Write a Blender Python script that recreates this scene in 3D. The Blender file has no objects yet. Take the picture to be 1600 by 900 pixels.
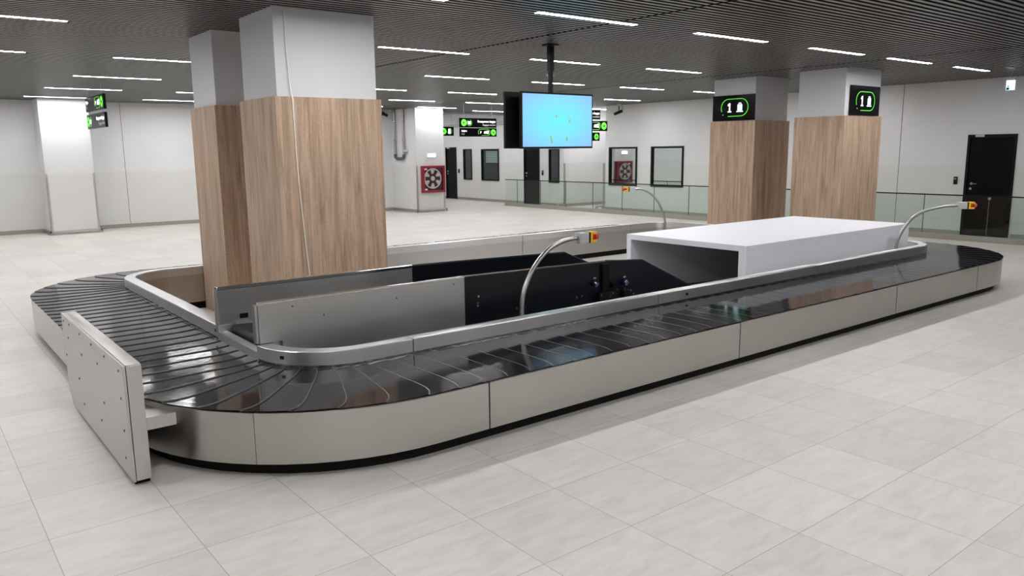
import bpy, bmesh, math, random
from mathutils import Vector, Matrix
random.seed(4)
SC = bpy.context.scene
COL = SC.collection
PI = math.pi

# ------------------------------------------------------------------ materials
def new_mat(name):
    m = bpy.data.materials.new(name); m.use_nodes = True
    nt = m.node_tree
    b = nt.nodes['Principled BSDF']
    return m, nt, b
def simple(name, col, rough=.5, metal=0., spec=.5, emit=None, estr=0.):
    m, nt, b = new_mat(name)
    b.inputs['Base Color'].default_value = (*col, 1)
    b.inputs['Roughness'].default_value = rough
    b.inputs['Metallic'].default_value = metal
    b.inputs['Specular IOR Level'].default_value = spec
    if emit:
        b.inputs['Emission Color'].default_value = (*emit, 1)
        b.inputs['Emission Strength'].default_value = estr
    return m
def node(nt, t, **kw):
    n = nt.nodes.new(t)
    for k, v in kw.items(): setattr(n, k, v)
    return n
def mapping(nt, scale=(1, 1, 1), loc=(0, 0, 0)):
    g = node(nt, 'ShaderNodeNewGeometry')
    mp = node(nt, 'ShaderNodeMapping')
    mp.inputs['Scale'].default_value = scale
    mp.inputs['Location'].default_value = loc
    nt.links.new(g.outputs['Position'], mp.inputs['Vector'])
    return mp
def noise(nt, vec, scale, detail=4, rough=.6, dist=0.):
    n = node(nt, 'ShaderNodeTexNoise')
    n.inputs['Scale'].default_value = scale
    n.inputs['Detail'].default_value = detail
    n.inputs['Roughness'].default_value = rough
    n.inputs['Distortion'].default_value = dist
    nt.links.new(vec.outputs[0], n.inputs['Vector'])
    return n
def ramp(nt, fac, stops):
    r = node(nt, 'ShaderNodeValToRGB')
    els = r.color_ramp.elements
    while len(els) < len(stops): els.new(.5)
    for e, (p, c) in zip(els, stops):
        e.position = p; e.color = (*c, 1) if len(c) == 3 else c
    nt.links.new(fac, r.inputs['Fac'])
    return r
def mth(nt, op, a, b=None):
    n = node(nt, 'ShaderNodeMath', operation=op)
    for i, x in enumerate((a, b)):
        if x is None: continue
        if isinstance(x, (int, float)): n.inputs[i].default_value = x
        else: nt.links.new(x, n.inputs[i])
    return n.outputs[0]
def mix(nt, fac, a, b, blend='MIX'):
    n = node(nt, 'ShaderNodeMix', data_type='RGBA', blend_type=blend)
    for i, x in ((0, fac), (6, a), (7, b)):
        if isinstance(x, (int, float)): n.inputs[i].default_value = x
        elif isinstance(x, tuple): n.inputs[i].default_value = (*x, 1)
        else: nt.links.new(x, n.inputs[i])
    return n.outputs[2]

M = {}
def floor_mat():
    m, nt, b = new_mat('porcelain floor tiles')
    g = node(nt, 'ShaderNodeNewGeometry')
    sp = node(nt, 'ShaderNodeSeparateXYZ'); nt.links.new(g.outputs['Position'], sp.inputs[0])
    T = .6
    def joint(o):
        f = mth(nt, 'FRACT', mth(nt, 'DIVIDE', o, T))
        d = mth(nt, 'ABSOLUTE', mth(nt, 'SUBTRACT', f, .5))      # .5 on the joint
        return mth(nt, 'GREATER_THAN', d, .5 - .0022 / T)
    j = mth(nt, 'MAXIMUM', joint(sp.outputs[0]), joint(sp.outputs[1]))
    cx = mth(nt, 'FLOOR', mth(nt, 'DIVIDE', sp.outputs[0], T)); cy = mth(nt, 'FLOOR', mth(nt, 'DIVIDE', sp.outputs[1], T))
    cb = node(nt, 'ShaderNodeCombineXYZ'); nt.links.new(cx, cb.inputs[0]); nt.links.new(cy, cb.inputs[1])
    wn = node(nt, 'ShaderNodeTexWhiteNoise', noise_dimensions='3D'); nt.links.new(cb.outputs[0], wn.inputs['Vector'])
    # streaky cement pattern, shifted per tile
    off = node(nt, 'ShaderNodeVectorMath', operation='SCALE'); off.inputs['Scale'].default_value = 9.
    nt.links.new(wn.outputs['Color'], off.inputs[0])
    add = node(nt, 'ShaderNodeVectorMath', operation='ADD'); nt.links.new(g.outputs['Position'], add.inputs[0]); nt.links.new(off.outputs[0], add.inputs[1])
    mp = node(nt, 'ShaderNodeMapping'); mp.inputs['Scale'].default_value = (1.6, 5.5, 1); nt.links.new(add.outputs[0], mp.inputs['Vector'])
    n1 = noise(nt, mp, 2.2, 6, .62, .6)
    base = ramp(nt, n1.outputs['Fac'], [(.28, (.545, .52, .48)), (.5, (.615, .59, .55)), (.75, (.675, .65, .61))])
    v = mth(nt, 'ADD', mth(nt, 'MULTIPLY', wn.outputs['Value'], .12), .93)
    vm = node(nt, 'ShaderNodeVectorMath', operation='SCALE'); nt.links.new(base.outputs[0], vm.inputs[0]); nt.links.new(v, vm.inputs['Scale'])
    # small dirt specks
    mp2 = mapping(nt, (1, 1, 1)); n2 = noise(nt, mp2, 7, 3, .7)
    sp2 = ramp(nt, n2.outputs['Fac'], [(.70, (0, 0, 0)), (.76, (1, 1, 1))])
    c1 = mix(nt, mth(nt, 'MULTIPLY', sp2.outputs[0], .12), vm.outputs[0], (.25, .22, .19))
    c2 = mix(nt, mth(nt, 'MULTIPLY', j, .62), c1, (.19, .175, .155))
    nt.links.new(c2, b.inputs['Base Color'])
    r = ramp(nt, n1.outputs['Fac'], [(.3, (.36,) * 3), (.7, (.46,) * 3)])
    nt.links.new(r.outputs[0], b.inputs['Roughness'])
    b.inputs['Specular IOR Level'].default_value = .4
    return m
M['floor'] = floor_mat()

def wall_mat(name, upper, lower):
    m, nt, b = new_mat(name)
    g = node(nt, 'ShaderNodeNewGeometry'); sp = node(nt, 'ShaderNodeSeparateXYZ'); nt.links.new(g.outputs['Position'], sp.inputs[0])
    s = mth(nt, 'GREATER_THAN', sp.outputs[2], 1.5)
    c = mix(nt, s, lower, upper)
    mp = mapping(nt); n = noise(nt, mp, 1.3, 3)
    r = ramp(nt, n.outputs['Fac'], [(.3, (.95,) * 3), (.7, (1.,) * 3)])
    nt.links.new(mix(nt, 1., c, r.outputs[0], 'MULTIPLY'), b.inputs['Base Color'])
    rr = mth(nt, 'ADD', mth(nt, 'MULTIPLY', s, .3), .35)
    nt.links.new(rr, b.inputs['Roughness'])
    b.inputs['Specular IOR Level'].default_value = .35
    return m
M['wall'] = wall_mat('white wall paint over washable panels', (.70, .70, .71), (.66, .66, .64))
M['plaster'] = simple('white column plaster', (.66, .665, .69), .75, spec=.2)
M['white_box'] = simple('white laminate', (.85, .86, .92), .38, spec=.4)
M['slat'] = simple('grey painted aluminium slat', (.215, .21, .205), .33, spec=.5)
M['slat_side_shade'] = simple('slat sides with painted shade', (.012, .012, .012), .6, spec=.2)  # black colour stands in for the shade between the slats
M['plenum'] = simple('black plenum void', (.006, .006, .006), .9, spec=.1)
M['soffit'] = simple('grey soffit paint', (.42, .42, .42), .7)
M['skirt'] = simple('grey stone skirting', (.30, .285, .25), .45)
M['black'] = simple('black satin metal', (.005, .005, .006), .4, spec=.2)
M['black_matt'] = simple('matt black kick', (.006, .006, .006), .7, spec=.15)
M['door'] = simple('black lacquered door', (.003, .003, .004), .3, spec=.15)
M['navy'] = simple('blue black powder coat', (.004, .006, .010), .3, spec=.35)
M['chrome'] = simple('polished steel', (.72, .72, .72), .16, 1.)
M['screw'] = simple('bright screw heads', (.85, .85, .85), .2, 1.)
M['seam'] = simple('dark joint', (.10, .10, .10), .8)
M['yellow'] = simple('yellow plastic', (.85, .50, .01), .4)
M['red'] = simple('red plastic button', (.62, .045, .03), .35)
M['hydrant_red'] = simple('red lacquer', (.23, .008, .026), .35)
M['hydrant_dark'] = simple('dark cabinet interior', (.035, .008, .012), .4)
M['hose'] = simple('pale hose coil', (.46, .42, .42), .5)
M['grey_box'] = simple('light grey plastic', (.52, .52, .53), .4)
M['grey'] = simple('mid grey plastic', (.30, .30, .31), .45)
M['blue_sensor'] = simple('blue sensor body', (.008, .016, .07), .12, spec=.8)
M['cable'] = simple('white cable', (.80, .77, .72), .5)
M['mirror_pane'] = simple('mirror coated window pane', (.60, .66, .65), .03, 1.)
M['dark_pane'] = simple('dark tinted pane', (.02, .028, .032), .04, spec=.9)
M['teal_reflection'] = simple('grey green blind', (.22, .30, .29), .5)
M['sign_black'] = simple('black acrylic sign', (.002, .002, .003), .15, spec=.12)
M['lamp'] = simple('led diffuser', (.9, .9, .9), .5, emit=(1., .985, .99), estr=96.)
M['lamp_body'] = simple('white lamp trim', (.75, .75, .75), .4)
M['sign_white'] = simple('lit white lettering', (.9, .9, .9), .5, emit=(1, 1, 1), estr=1.6)
M['sign_dim'] = simple('dim grey lettering', (.4, .4, .4), .5, emit=(.5, .52, .55), estr=.25)
M['sign_green'] = simple('lit green', (.1, .7, .05), .5, emit=(.12, .85, .03), estr=.8)
M['sign_cyan'] = simple('lit pale blue', (.5, .8, .9), .5, emit=(.55, .9, 1.), estr=1.2)
M['exit_lit'] = simple('lit exit sign', (.8, .9, 1), .5, emit=(.45, .78, 1.), estr=1.6)
M['emergency'] = simple('lit emergency lamp', (.9, .9, 1), .5, emit=(.85, .9, 1.), estr=9.)
M['speck'] = simple('olive screen specks', (.3, .3, .1), .5, emit=(.25, .32, .10), estr=.8)

def steel_mat(name, base, r0, r1, stretch, smear=.35):
    m, nt, b = new_mat(name)
    mp = mapping(nt, (.9, .9, 1.1)); n1 = noise(nt, mp, 1.3, 3, .5, .3)
    mp2 = mapping(nt, stretch); n2 = noise(nt, mp2, 1., 3, .6)
    f = mth(nt, 'ADD', mth(nt, 'MULTIPLY', n1.outputs['Fac'], .93), mth(nt, 'MULTIPLY', n2.outputs['Fac'], .07))
    k = 1 - smear * .5
    c = ramp(nt, f, [(.35, tuple(x * k for x in base)), (.65, base)])
    nt.links.new(c.outputs[0], b.inputs['Base Color'])
    r = ramp(nt, f, [(.35, (r0,) * 3), (.68, (r1,) * 3)])
    nt.links.new(r.outputs[0], b.inputs['Roughness'])
    b.inputs['Metallic'].default_value = 1.
    tg = node(nt, 'ShaderNodeTangent', direction_type='RADIAL', axis='Z')
    nt.links.new(tg.outputs[0], b.inputs['Tangent'])
    b.inputs['Anisotropic'].default_value = .7; b.inputs['Anisotropic Rotation'].default_value = .25
    return m
M['steel'] = steel_mat('brushed stainless panels', (.53, .51, .485), .28, .33, (4, 4, 320), .12)
M['steel_rail'] = steel_mat('brushed stainless rail', (.66, .66, .66), .34, .40, (4, 4, 300), .06)
M['steel_guard'] = steel_mat('stainless side wall', (.54, .535, .53), .28, .34, (4, 4, 260), .12)
M['steel_plate'] = steel_mat('dull stainless plate', (.56, .54, .52), .36, .46, (4, 4, 240), .12)
M['tube'] = simple('brushed tube', (.45, .44, .43), .28, 1.)

def wood_mat(name, axis_shift):
    m, nt, b = new_mat(name)
    mp = mapping(nt, (9, 9, .55), (axis_shift, 0, 0)); n1 = noise(nt, mp, 1.5, 6, .62, .9)
    mp2 = mapping(nt, (70, 70, 2.2), (axis_shift, 3, 0)); n2 = noise(nt, mp2, 1.2, 4, .6)
    mp3 = mapping(nt, (24, 24, 90)); n3 = noise(nt, mp3, 1., 2, .5)
    f = mth(nt, 'ADD', mth(nt, 'MULTIPLY', n1.outputs['Fac'], .66), mth(nt, 'MULTIPLY', n2.outputs['Fac'], .34))
    c = ramp(nt, f, [(.33, (.25, .16, .10)), (.45, (.42, .295, .205)), (.55, (.53, .385, .28)), (.70, (.64, .49, .37))])
    r3 = ramp(nt, n3.outputs['Fac'], [(.35, (.90,) * 3), (.6, (1.,) * 3)])
    nt.links.new(mix(nt, 1., c.outputs[0], r3.outputs[0], 'MULTIPLY'), b.inputs['Base Color'])
    b.inputs['Roughness'].default_value = .5
    b.inputs['Specular IOR Level'].default_value = .3
    return m
M['wood'] = wood_mat('oak laminate', 0.)

def belt_mat():
    m, nt, b = new_mat('black rubber belt plates')
    mp = mapping(nt); n1 = noise(nt, mp, 1.1, 4, .6)
    mp2 = mapping(nt, (7, 2.5, 1)); n2 = noise(nt, mp2, .8, 4, .6, .8)
    sc = ramp(nt, n2.outputs['Fac'], [(.64, (0, 0, 0)), (.80, (1, 1, 1))])
    c = mix(nt, mth(nt, 'MULTIPLY', sc.outputs[0], .09), (.007, .007, .010), (.30, .29, .30))
    nt.links.new(c, b.inputs['Base Color'])
    r = ramp(nt, n1.outputs['Fac'], [(.3, (.05,) * 3), (.7, (.11,) * 3)])
    nt.links.new(r.outputs[0], b.inputs['Roughness'])
    b.inputs['Specular IOR Level'].default_value = .32
    return m
M['belt'] = belt_mat()
M['belt_edge'] = simple('worn plate edges', (.10, .10, .105), .35, spec=.6)
M['infeed_belt'] = simple('black conveyor belt', (.008, .008, .010), .5, spec=.3)

def glass_mat():
    m, nt, b = new_mat('clear green tinted glass')
    out = nt.nodes['Material Output']
    tr = node(nt, 'ShaderNodeBsdfTransparent'); tr.inputs['Color'].default_value = (.90, .95, .925, 1)
    gl = node(nt, 'ShaderNodeBsdfGlossy'); gl.inputs['Color'].default_value = (.9, .95, .93, 1); gl.inputs['Roughness'].default_value = .02
    fr = node(nt, 'ShaderNodeFresnel'); fr.inputs['IOR'].default_value = 1.5
    mx = node(nt, 'ShaderNodeMixShader')
    ge = node(nt, 'ShaderNodeNewGeometry')
    nt.links.new(mth(nt, 'MULTIPLY', fr.outputs[0], mth(nt, 'SUBTRACT', 1., ge.outputs['Backfacing'])), mx.inputs[0]); nt.links.new(tr.outputs[0], mx.inputs[1]); nt.links.new(gl.outputs[0], mx.inputs[2])
    nt.links.new(mx.outputs[0], out.inputs['Surface'])
    return m
M['glass'] = glass_mat()

def screen_mat():
    m, nt, b = new_mat('cyan display picture')
    tc = node(nt, 'ShaderNodeTexCoord')
    mp = node(nt, 'ShaderNodeMapping'); mp.inputs['Location'].default_value = (-.50, 0, -.5); mp.inputs['Scale'].default_value = (1, 0, 1)
    nt.links.new(tc.outputs['Generated'], mp.inputs['Vector'])
    ln = node(nt, 'ShaderNodeVectorMath', operation='LENGTH'); nt.links.new(mp.outputs[0], ln.inputs[0])
    c = ramp(nt, ln.outputs['Value'], [(0., (.16, .93, 1.)), (.34, (.22, .80, 1.)), (.75, (.30, .52, .98))])
    b.inputs['Base Color'].default_value = (.02, .02, .02, 1); b.inputs['Roughness'].default_value = .3
    nt.links.new(c.outputs[0], b.inputs['Emission Color']); b.inputs['Emission Strength'].default_value = 1.0
    return m
M['screen'] = screen_mat()

# ------------------------------------------------------------------ mesh helpers
class MB:
    def __init__(s): s.v = []; s.f = []; s.mi = []
    def add(s, v, f, mi=0):
        o = len(s.v); s.v += [tuple(p) for p in v]; s.f += [tuple(i + o for i in q) for q in f]; s.mi += [mi] * len(f); return s
    def box(s, x0, x1, y0, y1, z0, z1, mi=0):
        v = [(x, y, z) for z in (z0, z1) for y in (y0, y1) for x in (x0, x1)]
        return s.add(v, [(0, 2, 3, 1), (4, 5, 7, 6), (0, 1, 5, 4), (2, 6, 7, 3), (0, 4, 6, 2), (1, 3, 7, 5)], mi)
    def prism(s, pts, n, a, b, mi=0):
        """polygon pts (2D) extruded along axis n from a to b; the 2D axes are the other two in x,y,z order"""
        def P(p, t):
            q = [0, 0, 0]; ax = [i for i in range(3) if i != n]
            q[ax[0]], q[ax[1]], q[n] = p[0], p[1], t
            return q
        k = len(pts)
        v = [P(p, a) for p in pts] + [P(p, b) for p in pts]
        f = [tuple(range(k))[::-1], tuple(range(k, 2 * k))] + [(i, (i + 1) % k, k + (i + 1) % k, k + i) for i in range(k)]
        return s.add(v, f, mi)
    def tube(s, pts, r, seg=12, mi=0, cap=True):
        pts = [Vector(p) for p in pts]
        rr = r if isinstance(r, (list, tuple)) else [r] * len(pts)
        rings = []; up = None
        for i, p in enumerate(pts):
            t = (pts[min(i + 1, len(pts) - 1)] - pts[max(i - 1, 0)]).normalized()
            if up is None:
                up = Vector((0, 0, 1)) if abs(t.z) < .9 else Vector((1, 0, 0))
            up = (up - t * up.dot(t)).normalized(); w = t.cross(up)
            rings.append([p + (up * math.cos(2 * PI * k / seg) + w * math.sin(2 * PI * k / seg)) * rr[i] for k in range(seg)])
        v = [q for ring in rings for q in ring]; f = []
        for i in range(len(rings) - 1):
            for k in range(seg):
                a = i * seg + k; b = i * seg + (k + 1) % seg
                f.append((a, b, b + seg, a + seg))
        if cap:
            f.append(tuple(range(seg))[::-1]); f.append(tuple(range(len(v) - seg, len(v))))
        return s.add(v, f, mi)
    def build(s, name, mat, parent=None, origin=None, bevel=0., smooth=False):
        me = bpy.data.meshes.new(name)
        o = bpy.data.objects.new(name, me); COL.objects.link(o)
        off = Vector((0, 0, 0))
        if parent is not None:
            p = parent
            while p is not None: off += p.location; p = p.parent
            o.parent = parent
        elif origin is not None:
            off = Vector(origin); o.location = off
        me.from_pydata([Vector(v) - off for v in s.v], [], s.f)
        mats = mat if isinstance(mat, (list, tuple)) else [mat]
        for mm in mats: me.materials.append(M[mm] if isinstance(mm, str) else mm)
        for p, i in zip(me.polygons, s.mi): p.material_index = i
        bm = bmesh.new(); bm.from_mesh(me); bmesh.ops.recalc_face_normals(bm, faces=bm.faces); bm.to_mesh(me); bm.free()
        if smooth:
            try: me.shade_smooth(); 
            except Exception: pass
            sm = me
            bm = bmesh.new(); bm.from_mesh(sm)
            for e in bm.edges:
                if len(e.link_faces) == 2 and e.calc_face_angle(0) > math.radians(35): e.smooth = False
            bm.to_mesh(sm); bm.free()
        if bevel:
            md = o.modifiers.new('bevel', 'BEVEL'); md.width = bevel; md.segments = 2; md.limit_method = 'ANGLE'
        return o
def tag(o, label=None, cat=None, group=None, kind=None):
    if label: o['label'] = label
    if cat: o['category'] = cat
    if group: o['group'] = group
    if kind: o['kind'] = kind
    return o
def thing(name, loc, label, cat, group=None):
    o = bpy.data.objects.new(name, None); COL.objects.link(o); o.location = loc; o.empty_display_size = .1
    return tag(o, label, cat, group)
def struct(name, mb, mat, label, cat, **kw):
    return tag(mb.build(name, mat, **kw), label, cat, kind='structure')
def text_mb(string, size, place, bold=0.):
    """flat letters, place(u, v, w) maps text-space metres to the world; w is the thickness"""
    cu = bpy.data.curves.new('lettering', 'FONT'); cu.body = string; cu.size = size; cu.extrude = .0015; cu.offset = bold
    cu.resolution_u = 3
    o = bpy.data.objects.new('lettering', cu); COL.objects.link(o)
    dg = bpy.context.evaluated_depsgraph_get(); dg.update()
    me = bpy.data.meshes.new_from_object(o.evaluated_get(dg))
    mb = MB(); mb.add([place(*v.co) for v in me.vertices], [tuple(p.vertices) for p in me.polygons])
    bpy.data.objects.remove(o); bpy.data.curves.remove(cu); bpy.data.meshes.remove(me)
    return mb
def width_of(mb, place_inv): 
    us = [place_inv(p) for p in mb.v]; return min(us), max(us)
def disc(cx, cy, r, n=28): return [(cx + r * math.cos(2 * PI * i / n), cy + r * math.sin(2 * PI * i / n)) for i in range(n)]
def ribbon(pts, w):
    """2D polyline -> list of quads of width w"""
    out = []; L = []; R = []
    for i, p in enumerate(pts):
        a = pts[max(i - 1, 0)]; b = pts[min(i + 1, len(pts) - 1)]
        dx, dy = b[0] - a[0], b[1] - a[1]; l = math.hypot(dx, dy) or 1
        nx, ny = -dy / l * w / 2, dx / l * w / 2
        L.append((p[0] + nx, p[1] + ny)); R.append((p[0] - nx, p[1] - ny))
    return L, R

# ------------------------------------------------------------------ dimensions
H = 3.31            # underside of the slatted ceiling
XW = 15.45          # right wall
YW = 19.9           # long wall at the far left
XL, YF, YB = -12., -9., 26.5

# ------------------------------------------------------------------ setting
struct('floor', MB().box(XL, 19.5, YF, YB, -.12, 0), 'floor', 'pale beige porcelain tile floor of the hall', 'floor')

# lamps: (y, [x starts]) measured; LEN long
LEN = 1.47
visible_rows = [
    ('closest', 3.15, [-.05, 2.5, 5.02, 7.55, 9.8, 12.2]),
    ('second', 6.3, [-2.64, 2.47, 5.10, 7.72]),
    ('third', 9.4, [-2.64, -.10, 5.15, 7.71, 10.29, 12.87]),
    ('fourth', 12.6, [-.08, 5.2, 7.8, 13.0]),
    ('fifth', 15.6, [-.10, 2.48, 7.92, 10.42]),
    ('sixth', 18.5, [-.12, 2.47]),
]
hidden = [(6.3, 12.9, 'linear ceiling light hidden behind the nearer number sign column'), (18.2, 10.42, 'linear ceiling light right in front of the hose cabinet pillar'),
          (9.4, 2.5, 'linear ceiling light hidden behind the large wood column, third light row'), (12.6, 2.5, 'linear ceiling light hidden behind the large wood column, fourth light row'),
          (12.6, 10.4, 'linear ceiling light hidden behind the cyan screen, fourth light row'), (15.6, 5.1, 'linear ceiling light hidden behind the large wood column, fifth light row'),
          (15.6, 13.0, 'linear ceiling light hidden behind the cyan screen, fifth light row'), (18.5, 5.05, 'linear ceiling light hidden behind the large wood column, sixth light row'),
          (18.5, 7.9, 'linear ceiling light at the right edge of the large wood column, sixth light row')]
extra_rows = [(-6.2, [-5.2, -2.6, 0., 2.6, 5.2, 7.8]), (-3.1, [-7.8, -5.2, -2.6, 0., 2.6, 5.3, 7.8]), (-.05, [-2.6, 2.6, 7.8]),
              (3.15, [-7.8, -5.2, -2.6]), (6.3, [-7.8, -5.2]), (9.4, [-7.8, -5.2]), (12.6, [-7.8, -5.4, -2.8]), (15.6, [-7.8, -5.4, -2.8]), (18.5, [-5.4, -2.8])]
PITCH = .1
lamp_by_slat = {}
def slat_y(y): return round(y / PITCH) * PITCH
lamps = []
for nm, y, xs in visible_rows:
    for i, x in enumerate(xs): lamps.append((slat_y(y), x, nm, i))
lamps.append((slat_y(19.4), 13.37, 'corridor', 0))
for y, x, hl in hidden: lamps.append((slat_y(y), x, hl, 0))
for y, xs in extra_rows:
    for x in xs: lamps.append((slat_y(y), x, None, 0))
for y, x, *_ in lamps: lamp_by_slat.setdefault(round(y / PITCH), []).append((x - .012, x + LEN + .012))

# columns footprint (white cores): x0,x1,y0,y1
CORES = dict(A=(.20, 1.27, 6.03, 6.84), B=(.20, 1.28, 4.25, 5.13), C=(10.70, 11.82, 6.13, 7.12), D=(10.60, 11.84, 4.22, 5.13))
SEAMS = [-8.9, -2.66, 3.62, 9.9]
ceil = MB()
def slat(xa, xb, y):
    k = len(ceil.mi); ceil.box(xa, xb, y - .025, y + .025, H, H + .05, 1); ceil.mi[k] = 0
j0, j1 = int((YF + .1) / PITCH), int(20.1 / PITCH)
for j in range(j0, j1 + 1):
    y = j * PITCH
    cuts = [(s - .022, s + .022) for s in SEAMS] + lamp_by_slat.get(j, [])
    for c in CORES.values():
        if c[2] - .03 < y < c[3] + .03: cuts.append((c[0], c[1]))
    if 18.35 < y: cuts.append((10.45, 11.52))
    if 18.9 < y: cuts.append((.2, 1.28))
    if y > YW: cuts.append((XL, 11.6))
    x = XL + .02
    for a, b in sorted(cuts) + [(XW - .01, 99)]:
        if a > x + .01: slat(x, min(a, XW - .01), y)
        x = max(x, b)
ceiling = struct('ceiling', ceil, ['slat', 'slat_side_shade'], 'dark grey ceiling of narrow parallel aluminium slats over the whole hall', 'ceiling')
MB().box(XL, XW, YF, YW, H + .16, H + .2).box(11.6, XW, YW, 20.2, H + .16, H + .2).build('plenum', 'plenum', ceiling)
# corridor soffit beyond the slats
struct('trim_1', MB().box(11.55, XW, 20.2, 20.32, 3.24, 3.5), 'soffit', 'grey bulkhead edge closing the slatted ceiling above the far corridor', 'bulkhead')
struct('trim_2', MB().box(11.55, XW, 20.32, YB, 3.42, 3.5), 'soffit', 'plain grey soffit over the far corridor', 'soffit')

def wall_with_holes(axis, t0, t1, u0, u1, z0, z1, holes, mb):
    """wall slab whose thickness runs t0..t1 on `axis`; holes are (ua, ub, za, zb)"""
    us = sorted({u0, u1, *[h[0] for h in holes], *[h[1] for h in holes]})
    for a, b in zip(us, us[1:]):
        hs = sorted([(h[2], h[3]) for h in holes if h[0] <= a and h[1] >= b])
        z = z0
        for za, zb in hs + [(z1, z1)]:
            if za > z + 1e-4:
                if axis == 0: mb.box(t0, t1, a, b, z, za)
                else: mb.box(a, b, t0, t1, z, za)
            z = zb
    return mb
doors = [(3.10, 4.05, 0., 2.165), (18.24, 19.11, 0., 2.01), (23.45, 24.24, 0., 2.10)]
wins = [(11.75, 13.0, .81, 2.015), (13.57, 14.60 + .18, .80, 2.012), (17.18, 17.72, .81, 1.98), (20.61, 21.73, .80, 2.01), (22.37, 22.95, .81, 2.02)]
YN0, YN1 = 14.95, 16.95     # niche in the right wall
mb = MB()
wall_with_holes(0, XW, XW + .2, YF, YN0, 0, 3.5, doors[:1] + wins[:2], mb)
wall_with_holes(0, XW, XW + .2, YN1, YB, 0, 3.5, doors[1:] + wins[2:], mb)
mb.box(XW + .2, 18.3, YN1, YN1 + .2, 0, 3.5).box(XW + .2, 18.3, YN0 - .2, YN0, 0, 3.5).box(18.3, 18.5, YN0 - .2, YN1 + .2, 0, 3.5)
mb.box(XW + .2, 18.3, YN0, YN1, H, 3.5)
struct('wall_right', mb, 'wall', 'long white wall on the right with windows and black doors', 'wall')
struct('wall_left', MB().box(XL, 11.55, YW, YW + .2, 0, 3.5), 'wall', 'long white panelled wall at the far left of the hall', 'wall')
struct('wall_front', MB().box(XL, XW, YF - .2, YF, 0, 3.5), 'wall', 'white wall behind the photographer', 'wall')
struct('wall_side', MB().box(XL - .2, XL, YF, YW, 0, 3.5), 'wall', 'white wall beyond the left edge of the photo', 'wall')
struct('wall_back', MB().box(11.55, XW, YB, YB + .2, 0, 3.5).box(11.35, 11.55, YW + .2, YB, 0, 3.5), 'wall', 'white end wall of the far corridor', 'wall')
# skirtings
struct('baseboard_left', MB().box(XL, .19, YW - .02, YW, 0, .10).box(1.30, 10.44, YW - .02, YW, 0, .10), 'skirt', 'grey stone skirting along the far left wall', 'skirting')
bb = MB()
ys = [YF, 3.07, 4.08, YN0]
bb.box(XW - .018, XW, ys[0], ys[1], 0, .10).box(XW - .018, XW, ys[2], ys[3], 0, .10)
bb.box(XW - .018, XW, YN1, 18.21, 0, .10).box(XW - .018, XW, 19.14, 23.42, 0, .10).box(XW - .018, XW, 24.27, YB, 0, .10).box(XW, 18.3, YN1 - .018, YN1, 0, .10)
struct('baseboard_right', bb, 'skirt', 'grey stone skirting along the right wall', 'skirting')
struct('trim_3', MB().box(2.215, 2.225, YW - .004, YW, .1, H), 'seam', 'dark vertical joint in the far left wall panels', 'wall joint')
struct('trim_4', MB().box(XW - .004, XW, 5.49, 5.50, .1, H), 'seam', 'dark vertical joint in the right wall left of the black door', 'wall joint')
struct('trim_5', MB().box(XW - .12, XW, 16.96, YB, 2.92, 3.0), 'soffit', 'grey ledge running along the far right wall above the hanging signs', 'ledge')

# windows
def window(n, y0, y1, z0, z1, pane, label, reflection=False):
    f = .055 if y1 - y0 > .8 else .035
    m = MB()
    m.box(XW - .03, XW + .08, y0, y0 + f, z0, z1).box(XW - .03, XW + .08, y1 - f, y1, z0, z1)
    m.box(XW - .03, XW + .08, y0 + f, y1 - f, z0, z0 + f).box(XW - .03, XW + .08, y0 + f, y1 - f, z1 - f, z1)
    o = struct(f'window_{n}', m, 'black', label, 'window')
    MB().box(XW + .02, XW + .03, y0 + f, y1 - f, z0 + f, z1 - f).build('window_pane', pane, o)
    if reflection:  # flat coloured strips paint the slats reflected in the pane
        b = MB()
        for k in range(7):
            z = z1 - .10 - k * .065
            b.box(XW + .006, XW + .016, y0 + f + .05, y1 - f - .22 , z - .028, z + .026)
        b.build('reflection', 'teal_reflection', o)
    return o
window(1, *wins[0], 'mirror_pane', 'mirrored window with black frame nearest the wood column')
window(2, *wins[1], 'mirror_pane', 'mirrored window with black frame reflecting the red hose cabinet')
window(3, *wins[2], 'dark_pane', 'narrow dark window right of the black door behind the screen')
window(4, *wins[3], 'dark_pane', 'wide dark corridor window with a painted grey green blind', True)
window(5, *wins[4], 'dark_pane', 'narrow dark window beside the farthest black door')

# doors
def door(n, y0, y1, z1, label, handle=True, closer=True, leafgap=True):
    m = MB(); f = .05
    m.box(XW - .025, XW + .1, y0, y0 + f, 0, z1).box(XW - .025, XW + .1, y1 - f, y1, 0, z1).box(XW - .025, XW + .1, y0 + f, y1 - f, z1 - f, z1)
    o = struct(f'door_{n}', m, 'black', label, 'door')
    MB().box(XW + .01, XW + .05, y0 + f + .004, y1 - f - .004, .006, z1 - f - .004).build('door_leaf', 'door', o, bevel=.003)
    if handle:
        h = MB(); yy = y1 - f - .09
        h.tube([(XW + .008, yy, 1.13), (XW - .045, yy, 1.13)], .010).tube([(XW - .045, yy + .01, 1.13), (XW - .045, yy - .12, 1.13)], .009)
        h.tube([(XW + .01, yy, 1.13), (XW - .002, yy, 1.13)], .026, 16)
        h.build('door_handle', 'chrome', o, smooth=True)
        MB().tube([(XW + .01, yy + .01, 1.02), (XW - .004, yy + .01, 1.02)], .026, 16).build('door_lock', 'chrome', o, smooth=True)
    if closer:
        MB().box(XW - .06, XW - .025, y1 - .33, y1 - .16, z1 - .052, z1 - .005).build('door_closer', 'grey_box', o, bevel=.004)
    return o
door(1, *doors[0][:2], doors[0][3], 'black lacquered door behind the glass balustrade at the right', True, True)
door(2, *doors[1][:2], doors[1][3], 'black door below the left side of the cyan screen', True, False)
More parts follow.
